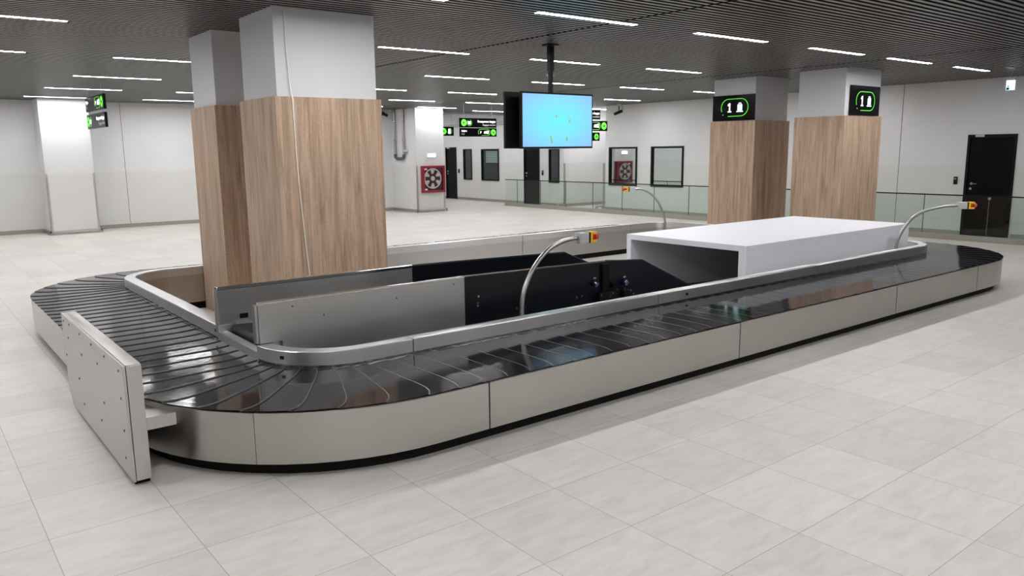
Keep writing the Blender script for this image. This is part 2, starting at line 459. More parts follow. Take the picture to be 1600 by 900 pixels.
door(3, *doors[2][:2], doors[2][3], 'farthest black door beside the hose cabinet pillar', True, True)

def reader(y, z, label):
    o = thing('card_reader', (XW, y, z), label, 'card reader', 'card readers by the doors')
    MB().box(XW - .035, XW, y - .04, y + .04, z - .085, z + .085).build('reader_body', 'black', o, bevel=.012)
    MB().box(XW - .038, XW - .034, y - .02, y + .02, z + .02, z + .05).build('reader_window', 'grey', o)
reader(4.23, 1.19, 'small black card reader beside the black door at the right')
reader(18.06, 1.15, 'small black card reader beside the door below the screen')
reader(23.28, 1.15, 'small black card reader beside the farthest door')

# ------------------------------------------------------------------ ceiling lights
ORD = ['leftmost', 'second from left', 'third from left', 'fourth from left', 'fifth from left', 'sixth from left', 'seventh from left']
n_extra = 0
for y, x, row, i in lamps:
    if row == 'corridor': lab = 'bright white linear ceiling light at the corridor end above the hanging signs'
    elif row and len(row) > 12: lab = row
    elif row: lab = f'{ORD[i]} linear light in the {row} ceiling light row from the viewer'
    else:
        lab = 'white linear ceiling light out of the photo, above or behind the viewer'
    o = thing('ceiling_light', (x + LEN / 2, y, H), lab, 'ceiling light', 'linear ceiling lights')
    hb = MB().box(x, x + LEN, y - .045, y - .040, H + .004, H + .06).box(x, x + LEN, y + .040, y + .045, H + .004, H + .06)
    hb.box(x, x + .008, y - .04, y + .04, H + .004, H + .06).box(x + LEN - .008, x + LEN, y - .04, y + .04, H + .004, H + .06).box(x, x + LEN, y - .045, y + .045, H + .06, H + .07)
    hb.build('lamp_trim', 'lamp_body', o)
    MB().box(x + .008, x + LEN - .008, y - .036, y + .036, H + .006, H + .012).build('lamp_diffuser', 'lamp', o)

for y, lab in ((22.0, 'added unseen linear light on the corridor soffit just beyond the bulkhead'), (24.6, 'added unseen linear light on the corridor soffit near its end wall')):  # unseen lamps added to brighten the far corridor
    o = thing('ceiling_light', (13.6, y, 3.42), lab, 'ceiling light')
    MB().box(12.86, 14.34, y - .05, y + .05, 3.385, 3.419).build('lamp_trim', 'lamp_body', o)
    MB().box(12.88, 14.32, y - .04, y + .04, 3.378, 3.3845).build('lamp_diffuser', 'lamp', o)
# ------------------------------------------------------------------ columns
def column(key, wood, ztop, label):
    x0, x1, y0, y1 = CORES[key]
    o = thing('column', ((x0 + x1) / 2, (y0 + y1) / 2, 0), label, 'column', 'wood clad columns')
    MB().box(x0, x1, y0, y1, .0, H + .1).build('plaster_shaft', 'plaster', o, bevel=.004)
    a, b, c, d = wood
    m = MB().box(a, x0 - .001, c, d, .004, ztop).box(x1 + .001, b, c, d, .004, ztop).box(x0 - .001, x1 + .001, c, y0 - .001, .004, ztop).box(x0 - .001, x1 + .001, y1 + .001, d, .004, ztop)
    m.build('wood_cladding', 'wood', o)
    return o
column('A', (.165, 1.305, 5.985, 6.885), 2.485, 'wood clad column with white top, rear of the pair inside the carousel')
column('B', (.165, 1.315, 4.215, 5.165), 2.48, 'large wood clad column with white top and hanging cable, left of centre')
column('C', (10.66, 11.86, 6.09, 7.16), 2.475, 'wood clad column with black number sign on its left face')
column('D', (10.555, 11.88, 4.18, 5.17), 2.485, 'wood clad column with black number sign on its right face')
# loose cable on the front column
o = tag(MB().tube([(.315, 4.24, 3.305), (.312, 4.236, 3.0), (.325, 4.232, 2.65), (.335, 4.222, 2.50), (.338, 4.207, 2.46), (.343, 4.206, 1.92), (.360, 4.206, 1.5), (.378, 4.206, 1.2), (.41, 4.206, .72), (.42, 4.206, .4), (.43, 4.206, .06)], .006, 6).build('hanging_cable', 'cable', origin=(.32, 4.2, 0), smooth=True),
        'thin white cable hanging down the front of the large wood column', 'cable')

# wall pillars with steel corner guards and plinth bar
def pillar(x0, x1, y0, label):
    o = thing('wall_pillar', ((x0 + x1) / 2, y0, 0), label, 'pillar')
    MB().box(x0, x1, y0, YW - .002, .002, H + .1).build('pillar_shaft', 'wall', o)
    for xa, xb in ((x0 - .004, x0 + .045), (x1 - .045, x1 + .004)):
        MB().box(xa, xb, y0 - .004, y0 - .0005, .11, 1.5).box(xa if xa < x0 else x1 + .0005, x0 - .0005 if xa < x0 else xb, y0 - .004, y0 + .045, .11, 1.5).build('corner_guard', 'steel', o)
    MB().box(x0 - .05, x1 + .05, y0 - .06, y0 - .002, .045, .10).box(x0 - .05, x0 - .002, y0 - .06, YW - .03, .045, .10).box(x1 + .002, x1 + .05, y0 - .06, YW - .03, .045, .10).build('plinth_bar', 'steel', o, bevel=.004)
    m = MB()
    for px in (x0 - .03, x1 + .03): m.box(px - .018, px + .018, y0 - .055, y0 - .02, 0, .05)
    m.build('plinth_foot', 'steel', o)
    return o
pillar(.205, 1.285, 18.97, 'white pillar with steel corner guards on the far left wall')
pillar(10.45, 11.50, 18.42, 'white pillar carrying the red hose cabinet')
o = thing('ceiling_light', (16.5, 16.2, H), 'added linear light under the ceiling of the recess beyond the mirrored windows', 'ceiling light')  # lamp added to brighten the recess wall
MB().box(15.76, 17.24, 16.15, 16.25, H - .02, H - .001).build('lamp_trim', 'lamp_body', o)
MB().box(15.78, 17.22, 16.16, 16.24, H - .026, H - .0205).build('lamp_diffuser', 'lamp', o)
# corner posts at the niche in the right wall
def corner_post(y, label, side):
    o = thing('corner_guard_stand', (XW, y, 0), label, 'corner guard')
    MB().box(XW - .035, XW - .001, y - .03, y + .03, .06, 1.5).build('guard_strip', 'steel', o)
    MB().box(XW - .35, XW - .02, y - .05, y + .05, .10, .14).build('foot_bar', 'steel', o)
    for x in (XW - .34, XW - .06): MB().box(x - .015, x + .015, y - .05, y + .05, 0, .10).build('foot', 'steel', o)
corner_post(YN1 - .05, 'steel corner guard on foot bar at the far side of the wall recess', -1)
corner_post(YN0 + .05, 'steel corner guard on foot bar at the near side of the wall recess', 1)

# ------------------------------------------------------------------ glass balustrade
XG = 14.45
bal = thing('glass_balustrade', (XG, 8., 0), 'long low glass balustrade with dark handrail before the right wall', 'balustrade')
edges = [3.16 + 1.26 * k for k in range(-4, 13)] + [18.95]
MB().box(XG - .05, XG + .05, edges[0], edges[-1], 0, .115).build('base_channel', 'skirt', bal, bevel=.004)
for a, b in zip(edges, edges[1:]):
    MB().box(XG - .008, XG + .008, a + .006, b - .006, .115, .915).build('glass_panel', 'glass', bal)
    if b < 18.9: MB().box(XG - .0085, XG + .0085, b - .006, b + .006, .115, .915).build('panel_joint', 'seam', bal)
MB().box(XG - .018, XG + .018, edges[0], edges[-1], .915, .94).build('handrail', 'black', bal)
o = tag(MB().box(XG - .02, XG + .02, 3.14, 3.18, .86, .91).build('glass_clamp', 'chrome', bal))

# ------------------------------------------------------------------ carousel
OX0, OX1, OY0, OY1 = -1.77, 10.05, .84, 7.95
R0 = 1.53; BW = .93
Lx = OX1 - OX0 - 2 * R0; Ly = OY1 - OY0 - 2 * R0
def loop_point(t, d):
    """t in [0,8): even pieces straight, odd pieces corners; d is the inset from the outer edge. starts top of left side going down"""
    t = t % 8; k = int(t); f = t - k
    r = R0 - d
    if k == 0: return (OX0 + d, OY1 - R0 - Ly * f)
    if k == 2: return (OX0 + R0 + Lx * f, OY0 + d)
    if k == 4: return (OX1 - d, OY0 + R0 + Ly * f)
    if k == 6: return (OX1 - R0 - Lx * f, OY1 - d)
    c = {1: (OX0 + R0, OY0 + R0, PI), 3: (OX1 - R0, OY0 + R0, 1.5 * PI), 5: (OX1 - R0, OY1 - R0, 0), 7: (OX0 + R0, OY1 - R0, .5 * PI)}[k]
    a = c[2] + f * PI / 2
    return (c[0] + r * math.cos(a), c[1] + r * math.sin(a))
ARC = PI / 2 * (R0 - BW / 2)
LENS = [Ly, ARC, Lx, ARC, Ly, ARC, Lx, ARC]
TOT = sum(LENS)
def s2t(s):
    s = s % TOT
    for k, l in enumerate(LENS):
        if s < l: return k + s / l
        s -= l
    return 0.
def ts(t0, t1, step=.07):
    out = [t0]; t = t0
    while t < t1 - 1e-6:
        k = math.floor(t + 1e-6); nx = min(k + 1, t1)
        if k % 2 == 0: t = nx; out.append(t)
        else:
            n = max(1, math.ceil((nx - t) / step))
            for q in range(1, n + 1): out.append(t + (nx - t) * q / n)
            t = nx
    return out
def sweep(t0, t1, prof, closed=True, mb=None, mi=0):
    """profile [(d, z)...] swept along the loop"""
    mb = mb or MB(); tt = ts(t0, t1); k = len(prof); v = []; f = []
    for t in tt:
        for d, z in prof:
            x, y = loop_point(t, d); v.append((x, y, z))
    n = len(tt)
    for i in range(n - 1):
        for q in range(k if closed else k - 1):
            a = i * k + q; b = i * k + (q + 1) % k
            f.append((a, b, b + k, a + k))
    if closed:
        f.append(tuple(range(k))[::-1]); f.append(tuple(range((n - 1) * k, n * k)))
    mb.add(v, f, mi); return mb
car = thing('baggage_carousel', ((OX0 + OX1) / 2, (OY0 + OY1) / 2, 0), 'long stainless steel baggage carousel loop with black plate belt', 'baggage carousel')
# joints of the outer skirt, as loop parameter
fx = lambda x: 2 + (x - (OX0 + R0)) / Lx
gx = lambda x: 6 + ((OX1 - R0) - x) / Lx
oj = [0.45, 1.0, 1.52, fx(.16), fx(2.945), fx(5.84), fx(8.0), 3.5, 4.0, 4.7, 5.5, gx(8.0), gx(5.3), gx(2.5), 7.02, 7.55, 8.45]
for a, b in zip(oj, oj[1:]):
    e = .0006
    sweep(a + e, b - e, [(0, .09), (0, .412), (.006, .418), (.03, .418), (.03, .40), (.012, .40), (.012, .09)]).build('outer_panel', 'steel', car, smooth=True)
sweep(0, 8, [(.075, .002), (.075, .10), (.10, .10), (.10, .002)]).build('kick_plate', 'black_matt', car, smooth=True)
# rail around the inner edge with a gap for the infeed; inner skirt facing the middle
YG0, YG1 = 2.36, 3.22
lt = lambda y: (OY1 - R0 - y) / Ly
rj = [8 + lt(YG1), 7.98, 7.02, gx(2.6), gx(5.4), gx(8.03), 5.5, 4.5, 3.75, 3.02, fx(8.08), fx(5.76), fx(2.92), fx(.14), lt(YG0)]
rj = rj[::-1]
prof_r = [(BW, .446), (BW, .540), (BW + .005, .545), (BW + .115, .545), (BW + .12, .540), (BW + .12, .446)]
for a, b in zip(rj, rj[1:]):
    e = .0005
    sweep(a + e, b - e, prof_r).build('inner_rail', 'steel_rail', car, smooth=True)
sweep(lt(YG0), 8 + lt(YG1), [(BW + .006, .425), (BW + .006, .446), (BW + .1, .446), (BW + .1, .425)]).build('rail_sole', 'chrome', car, smooth=True)
ij = [lt(YG0), fx(.3), fx(2.92), fx(5.76), fx(8.08), 3.75, 4.5, 5.5, gx(8.03), gx(5.4), gx(2.6), 7.02, 7.98, 8 + lt(YG1)]
for a, b in zip(ij, ij[1:]):
    sweep(a + .0005, b - .0005, [(BW + .108, .095), (BW + .108, .445), (BW + .119, .445), (BW + .119, .095)]).build('inner_panel', 'steel', car, smooth=True)
sweep(0, 8, [(BW + .05, .002), (BW + .05, .10), (BW + .075, .10), (BW + .075, .002)]).build('inner_kick_plate', 'black_matt', car, smooth=True)
sweep(lt(YG1) - .004, lt(YG0) + .004, [(BW + .0, .33), (BW + .0, .49), (BW + .075, .49), (BW + .075, .33)]).build('infeed_sill', 'steel_rail', car)
def rail_slot(t):
    x, y = loop_point(t, BW - .002); x2, y2 = loop_point(t + .004, BW - .002); n = Vector((y2 - y, x - x2, 0)).normalized(); u = Vector((x2 - x, y2 - y, 0)).normalized()
    c = [Vector((x, y, z)) + u * a + n * b for z in (.483, .507) for b in (0, -.006) for a in (-.017, .017)]
    MB().add(c, [(0, 2, 3, 1), (4, 5, 7, 6), (0, 1, 5, 4), (2, 6, 7, 3), (0, 4, 6, 2), (1, 3, 7, 5)]).build('rail_slot', 'black_matt', car)
rail_slot(1.32); rail_slot(lt(YG1) - .02); rail_slot(fx(3.35))
# belt of overlapping plates
NP = 160; step = TOT / NP; NU = 14
belt = MB()
def edge_pts(i, z_of, push=0.):
    pts = []
    for q in range(NU + 1):
        u = q / NU; d = -.006 + u * (BW + .008)
        a = abs(2 * u - 1)
        s = i * step + .055 * (1 - a ** 5) + .02 * (1 - u) + push
        x, y = loop_point(s2t(s), max(d, -.006)); pts.append((x, y, z_of(u)))
    return pts
for i in range(NP):
    rows = []
    K = 4
    for k in range(K + 1):
        w = k / K
        rows.append(edge_pts(i + w, lambda u: .4245 + .0065 * w))
    low = edge_pts(i + 1, lambda u: .423)
    rows.append(low)
    v = [p for r in rows for p in r]; f = []
    for r in range(K + 1):
        for q in range(NU):
            a = r * (NU + 1) + q; f.append((a, a + 1, a + NU + 2, a + NU + 1))
    belt.add(v, f[:K * NU], 0); o_ = len(belt.v) - len(v)
    belt.f += [tuple(i_ + o_ for i_ in q) for q in f[K * NU:]]; belt.mi += [1] * NU
belt_o = belt.build('belt', ['belt', 'belt_edge'], car)
# thin worn lip along each plate edge
lip = MB()
for i in range(NP):
    p = edge_pts(i + 1, lambda u: .4315)
    q = edge_pts(i + 1, lambda u: .4315, -.006)
    v = p + q; n = NU + 1
    lip.add(v, [(k, k + 1, n + k + 1, n + k) for k in range(NU)])
lip.build('plate_lip', 'belt_edge', belt_o)
sweep(0, 8, [(.10, .12), (.10, .40), (BW + .04, .40), (BW + .04, .12)]).build('drive_bed', 'black_matt', car)

# end guard plate at the left end of the loop
eg = thing('end_guard', (-1.85, 2.6, 0), 'stainless guard plate standing at the left end of the carousel', 'guard plate')
gy0, gy1 = 1.60, 3.62
poly = [(gy0, .03), (gy1 - .14, .03), (gy1, .16), (gy1, .74), (gy0, .74)]
MB().prism(poly, 0, -1.900, -1.886).build('face_plate', 'steel_plate', eg, bevel=.002)
MB().box(-1.883, -1.80, gy0, gy0 + .012, .035, .735).box(-1.883, -1.80, gy0 + .012, gy1, .725, .74).box(-1.883, -1.80, gy1 - .012, gy1, .18, .725).build('edge_frame', 'steel_plate', eg, bevel=.002)
MB().box(-1.812, -1.80, gy0 + .013, gy1 - .013, .19, .724).build('back_plate', 'steel_plate', eg)
for yy, zz in [(1.72, .69), (2.1, .70), (2.5, .70), (2.9, .70), (3.3, .70), (3.54, .69), (1.72, .52), (2.35, .60), (2.9, .55), (3.4, .58), (1.72, .32), (2.25, .36), (3.1, .33), (3.55, .42), (1.75, .14), (2.4, .20), (3.0, .16)]:
    MB().tube([(-1.900, yy, zz), (-1.9035, yy, zz)], .008, 10).build('screw', 'seam', eg)
for yy in (1.68, 2.25, 2.75, 3.3): MB().box(-1.885, -1.80, yy - .035, yy + .035, .0, .034).build('foot', 'black_matt', eg)
MB().box(-1.799, -1.56, 1.70, 2.05, .372, .378).box(-1.799, -1.56, 1.695, 1.70, .30, .378).build('bracket_shelf', 'steel_plate', eg)

# ------------------------------------------------------------------ infeed conveyor in the middle
inf = thing('infeed_conveyor', (1.8, 2.8, 0), 'infeed conveyor with stainless and black side walls inside the carousel', 'conveyor')
YA, YC = 2.38, 3.25     # side wall planes
def wall_poly(y, pts, name, mat, th=.03, bevel=.002):
    return MB().prism(pts, 1, y - th / 2, y + th / 2).build(name, mat, inf, bevel=bevel)
w1 = wall_poly(YA, [(-.815, .548), (-.64, .548), (-.62, .26), (1.035, .26), (1.035, .852), (-.815, .852)], 'steel_side_wall', 'steel_guard', .036)
tag(w1, 'near stainless side wall')
w2 = wall_poly(YC, [(-.83, .50), (-.64, .50), (-.62, .26), (1.03, .26), (1.03, .86), (-.83, .86)], 'steel_side_wall', 'steel_guard', .036)
wall_poly(YA, [(1.037, .10), (4.25, .10), (4.25, .36), (3.34, .772), (2.80, .815), (1.037, .85)], 'black_side_wall', 'navy', .03)
wall_poly(YC, [(1.032, .10), (4.2, .10), (4.2, .36), (3.42, .64), (3.02, .805), (1.032, .855)], 'black_side_wall', 'navy', .03)
# top trims
def trim_line(y, pts, name, mat, r):
    return MB().tube([(x, y, z) for x, z in pts], r, 8).build(name, mat, inf, smooth=True)
trim_line(YA, [(1.05, .853), (2.80, .819)], 'edge_strip', 'chrome', .009)
trim_line(YA, [(2.80, .818), (3.34, .777), (4.25, .366)], 'edge_strip', 'navy', .014)
trim_line(YC, [(1.05, .858), (3.02, .809), (3.42, .645), (4.2, .366)], 'edge_strip', 'navy', .008)
MB().box(-.83, 1.03, YC - .024, YC + .024, .835, .866).build('cap_rail', 'chrome', inf, bevel=.004)
MB().box(-.815, 1.035, YA - .022, YA + .022, .842, .857).build('cap_rail', 'chrome', inf, bevel=.004)
# rounded nose at the outfeed end of each steel wall
for y in (YA, YC):
    MB().tube([(-.83, y, .50 if y > 3 else .555), (-.83, y, .84)], .022, 14).build('nose_post', 'steel_guard', inf, smooth=True)
# belt with drum end
def belt_z(x): return .545 - (x + .74) * .055
b = MB(); pr = []
n = 10
for k in range(n + 1):
    a = PI / 2 + PI * k / n
    pr.append((-.70 + .045 * math.cos(a), belt_z(-.70) - .045 + .045 * math.sin(a)))
pr += [(6.5, belt_z(6.5) - .09), (6.5, belt_z(6.5))]
b.prism(pr, 1, YA + .05, YC - .05).build('conveyor_belt', 'infeed_belt', inf, smooth=True)
MB().prism([(-.60, belt_z(-.6) - .092), (6.4, belt_z(6.4) - .092), (6.4, .03), (-.60, .03)], 1, YA + .06, YC - .06).build('conveyor_bed', 'black_matt', inf)
for yy in (YA + .034, YC - .034): MB().prism([(-.70, belt_z(-.7) + .012), (4.2, belt_z(4.2) + .012), (4.2, belt_z(4.2) - .06), (-.70, belt_z(-.7) - .06)], 1, yy - .012, yy + .012).build('belt_edge_strip', 'steel_rail', inf)
# upright, motor bits, screws on the near black side wall
ny = YA - .018
MB().box(2.72, 2.81, ny - .03, ny, .12, .80).build('upright', 'black_matt', inf, bevel=.003)
MB().box(2.64, 2.92, ny - .07, ny - .031, .40, .52).build('drive_box', 'black_matt', inf, bevel=.006)
MB().box(3.0, 3.12, ny - .06, ny - .001, .36, .50).build('junction_box', 'black', inf, bevel=.006)
for x, z in ((2.60, .62), (3.03, .585)):
    h = MB().tube([(x, ny, z), (x, ny - .045, z)], .030, 16).tube([(x, ny - .045, z), (x, ny - .07, z - .012)], .024, 16).build('sensor', 'blue_sensor', inf, smooth=True)
    MB().box(x - .018, x + .018, ny - .035, ny - .001, z + .045, z + .062).build('sensor_clip', 'chrome', h)
MB().tube([(2.86, ny, .575), (2.86, ny - .06, .565)], .028, 14).build('adjuster', 'black', inf, smooth=True)
for x, z in [(1.17, .60), (1.17, .575), (1.18, .66)]: MB().tube([(x, ny, z), (x, ny - .008, z)], .010, 10).build('side_screw', 'screw', inf, smooth=True)
for x, z in [(1.62, .49), (1.72, .492), (2.38, .50), (2.45, .503), (1.95, .40), (2.66, .495), (2.80, .535), (2.82, .50), (2.78, .47), (2.90, .56), (2.95, .515), (3.06, .51), (3.10, .492), (2.93, .42), (2.72, .43), (3.2, .44)]:
    d = .075 if 2.64 < x < 2.92 and z < .53 else (.062 if 3.0 <= x <= 3.12 and z < .5 else .008)
    MB().tube([(x, ny - d + .012, z), (x, ny - d, z)], .009, 10).build('side_screw', 'screw', inf, smooth=True)
# slots on the steel side walls
for x, y, z in ((-.30, YC - .019, .605), (-.62, YC - .019, .60)):
    MB().box(x - .035, x + .035, y - .002, y + .001, z - .02, z + .02).build('slot', 'black_matt', inf)
for x, z in [(-.55, .80), (.35, .75), (.92, .80), (-.30, .70)]: MB().tube([(x, YA - .018, z), (x, YA - .022, z)], .007, 10).build('rivet', 'seam', inf)

# white tunnel cover
bx0, bx1, by0, by1, bz = 4.76, 8.70, 2.07, 3.93, .835
t = .075
tb = MB()
tb.box(bx0, bx1, by0, by1, bz - .07, bz).box(bx0, bx1, by0, by0 + t + .03, 0, bz - .07).box(bx0, bx1, by1 - t, by1, 0, bz - .07).box(bx1 - .08, bx1, by0 + t + .03, by1 - t, 0, bz - .07)
tun = tag(tb.build('tunnel_cover', 'white_box', origin=((bx0 + bx1) / 2, 3., 0), bevel=.004), 'large white tunnel box over the infeed conveyor opening', 'tunnel cover')

# emergency stop arms
def estop(base, ux, uy, prof, label, hand):
    """prof: [(reach, z)]; (ux,uy) horizontal unit direction of the reach"""
    o = thing('emergency_stop', (base[0], base[1], 0), label, 'emergency stop', 'emergency stop arms')
    P = lambda r, z, s=0.: (base[0] + ux * r - uy * s, base[1] + uy * r + ux * s, z)
    # smooth the profile with Catmull-Rom
    pts = []
    q = [prof[0]] + prof + [prof[-1]]
    for i in range(1, len(q) - 2):
        for k in range(6):
            t = k / 6; p0, p1, p2, p3 = q[i - 1], q[i], q[i + 1], q[i + 2]
            pts.append(tuple(.5 * (2 * p1[j] + (p2[j] - p0[j]) * t + (2 * p0[j] - 5 * p1[j] + 4 * p2[j] - p3[j]) * t * t + (3 * p1[j] - p0[j] - 3 * p2[j] + p3[j]) * t ** 3) for j in range(2)))
    pts.append(prof[-1])
    MB().tube([P(r, z) for r, z in pts], .021, 14).build('arm_tube', 'tube', o, smooth=True)
    MB().tube([P(0, .0), P(0, prof[0][1] + .001)], .021, 14).tube([P(0, 0), P(0, .012)], .06, 18).build('arm_foot', 'tube', o, smooth=True)
    re, ze = prof[-1]
    def obox(r0, r1, s0, s1, z0, z1):
        c = [P(r, z, s) for z in (z0, z1) for s in (s0, s1) for r in (r0, r1)]
        return MB().add(c, [(0, 2, 3, 1), (4, 5, 7, 6), (0, 1, 5, 4), (2, 6, 7, 3), (0, 4, 6, 2), (1, 3, 7, 5)])
    obox(re - .01, re + .105, -.042, .042, ze - .05, ze + .045).build('control_box', 'grey_box', o, bevel=.006)
    obox(re + .105, re + .122, -.044, .044, ze - .052, ze + .047).build('gasket', 'black', o, bevel=.004)
    y = obox(re + .122, re + .15, -.043, .043, ze - .051, ze + .046)
    for z0, z1 in ((ze - .051, ze - .027), (ze + .022, ze + .046)):
        k = obox(re + .149, re + .205, -.043, .043, z0, z1); y.add(k.v, k.f)
    y.build('yellow_shroud', 'yellow', o, bevel=.004)
    c = ze - .003
    MB().tube([P(re + .148, c), P(re + .195, c)], .016, 14).tube([P(re + .195, c), P(re + .203, c), P(re + .236, c), P(re + .250, c)], [.018, .032, .032, .020], 18).build('stop_button', 'red', o, smooth=True)
    return o
estop((1.335, 1.935), 1., 0., [(0, .10), (0, .54), (.02, .72), (.088, .865), (.185, .985), (.31, 1.08), (.48, 1.14), (.66, 1.155)],
      'curved steel emergency stop arm before the black side wall', 1)
estop((8.08, 1.945), .783, -.622, [(0, .10), (0, .53), (.05, .74), (.17, .93), (.33, 1.04), (.58, 1.11), (.82, 1.125)],
      'curved steel emergency stop arm at the right end of the white tunnel box', 1)
estop((8.80, 6.72), -.783, .622, [(0, .10), (0, .5), (.05, .72), (.17, .97), (.32, 1.12), (.47, 1.185), (.60, 1.19)],
      'curved steel emergency stop arm rising behind the white tunnel box', 1)

# ------------------------------------------------------------------ hanging screens
tv = thing('hanging_screen', (4.2, 4.815, H), 'pair of hanging back to back flat screens, the front one cyan', 'display screen')
def tvbox(y0, y1, x0, x1, z0, z1, name): return MB().box(x0, x1, y0, y1, z0, z1).build(name, 'black', tv, bevel=.004)
fb = tvbox(4.70, 4.745, 3.60, 4.87, 1.96, 2.682, 'front_screen_case')
MB().box(3.622, 4.848, 4.697, 4.701, 1.985, 2.66).build('front_screen_picture', 'screen', fb)
sp = MB()
def spk(u, v, w, h, a):
    cx, cz = 3.60 + u * 1.27, 2.682 - v * .722
    pts = [(-w / 2, -h / 2), (w / 2, -h / 2), (w / 2, h / 2), (-w / 2, h / 2)]
    pts = [(cx + p[0] * math.cos(a) - p[1] * math.sin(a), cz + p[0] * math.sin(a) + p[1] * math.cos(a)) for p in pts]
    sp.prism(pts, 1, 4.6955, 4.6968)
spk(.47, .42, .022, .035, .3); spk(.655, .50, .018, .05, -.15); spk(.40, .84, .020, .10, .2); spk(.62, .83, .03, .045, 0)
sp.build('screen_specks', 'speck', fb)
tvbox(4.90, 4.945, 3.50, 4.77, 1.966, 2.688, 'rear_screen_case')
MB().box(4.05, 4.35, 4.745, 4.90, 2.2, 2.45).build('mount_bracket', 'black', tv, bevel=.004)
MB().box(4.175, 4.225, 4.79, 4.84, 2.44, H + .05).build('ceiling_pole', 'black', tv, bevel=.004)
MB().box(4.165, 4.235, 4.78, 4.85, 2.97, H - .02).build('pole_sleeve', 'black', tv, bevel=.004)
MB().box(4.12, 4.28, 4.735, 4.895, H - .02, H - .001).build('ceiling_plate', 'black', tv, bevel=.003)

# ------------------------------------------------------------------ signs
def face_y(x0, y, z0):       # facing -Y: u to +X
    return lambda u, v, w: (x0 + u, y - w, z0 + v)
def face_x(y0, x, z0):       # facing -X: u to -Y
    return lambda u, v, w: (x - w, y0 - u, z0 + v)
def flat(polys, pl, w0, w1, mb=None):
    mb = mb or MB()
    for p in polys:
        k = len(p); v = [pl(a, b, w0) for a, b in p] + [pl(a, b, w1) for a, b in p]
        mb.add(v, [tuple(range(k))[::-1], tuple(range(k, 2 * k))] + [(i, (i + 1) % k, k + (i + 1) % k, k + i) for i in range(k)])
    return mb
def stroke(pts, wd, pl, w0, w1, mb=None):
    L, R = ribbon(pts, wd)
    return flat([[L[i], L[i + 1], R[i + 1], R[i]] for i in range(len(pts) - 1)], pl, w0, w1, mb)
def stadium(cx, cy, w, h, a0=0., n=10):
    """closed outline starting bottom left of the lower straight, counter clockwise"""
    r = h / 2; P = [(cx - w / 2 + r, cy - r), (cx + w / 2 - r, cy - r)]
    P += [(cx + w / 2 - r + r * math.sin(PI * k / n), cy - r * math.cos(PI * k / n)) for k in range(1, n + 1)]
    P += [(cx - w / 2 + r - r * math.sin(PI * k / n), cy + r * math.cos(PI * k / n)) for k in range(0, n + 1)]
    return P
def arrow(cx, cy, s, d):
    return [[(cx + d * s, cy), (cx - d * .1 * s, cy + .8 * s), (cx - d * .1 * s, cy - .8 * s)], [(cx - d * .9 * s, cy - .22 * s), (cx, cy - .22 * s), (cx, cy + .22 * s), (cx - d * .9 * s, cy + .22 * s)]]

def number_sign(pl, w, h, label, cx, cy, sw, sh, loc):
    o = thing('number_sign', loc, label, 'sign', 'number one signs on the columns')
    flat([[(0, 0), (w, 0), (w, h), (0, h)]], pl, 0, .012).build('sign_board', 'sign_black', o)
    P = stadium(cx, cy, sw, sh, n=14)
    # gap at lower left: drop the last bit of the left arc and a stretch of the bottom
    P = [(P[0][0] + .0, P[0][1])] + P[1:]
    P = P[:-5]
    stroke(P, .0115, pl, .012, .015).build('green_outline', 'sign_green', o)
    flat([disc(cx - sw / 2 + sh * .14, cy - sh * .40, .010, 12)], pl, .012, .015).build('green_dot', 'sign_green', o)
    s1 = cx - sw * .18
    t1 = flat([[(s1 - .014, cy - .075), (s1 + .014, cy - .075), (s1 + .014, cy + .09), (s1 - .014, cy + .09)], [(s1 - .014, cy + .09), (s1 - .045, cy + .055), (s1 - .045, cy + .03), (s1 - .014, cy + .05)], [(s1 - .042, cy - .09), (s1 + .042, cy - .09), (s1 + .042, cy - .070), (s1 - .042, cy - .070)]], pl, .012, .016)
    t1.build('number_one', 'sign_white', o)
    s2 = cx + sw * .20
    flat([[(s2 - .055, cy - .062), (s2 + .055, cy - .062), (s2 + .055, cy + .055), (s2 - .055, cy + .055)]], pl, .012, .016).build('suitcase_symbol', 'sign_cyan', o)
    k = flat([[(s2 - .075, cy - .09), (s2 + .075, cy - .09), (s2 + .075, cy - .072), (s2 - .075, cy - .072)]], pl, .012, .016)
    stroke([(s2 - .025, cy + .055), (s2 - .025, cy + .083), (s2 + .025, cy + .083), (s2 + .025, cy + .055)], .012, pl, .012, .016, k)
    k.build('suitcase_handle_and_belt', 'sign_white', o)
    return o
number_sign(face_x(7.125, 10.688, 2.487), 1.01, .50, 'black number one baggage sign on the left face of the farther column', .53, .255, .64, .34, (10.688, 6.62, 2.487))
number_sign(face_y(10.735, 4.208, 2.497), 1.055, .525, 'black number one baggage sign on the right face of the nearer column', .54, .255, .66, .33, (11.26, 4.208, 2.497))

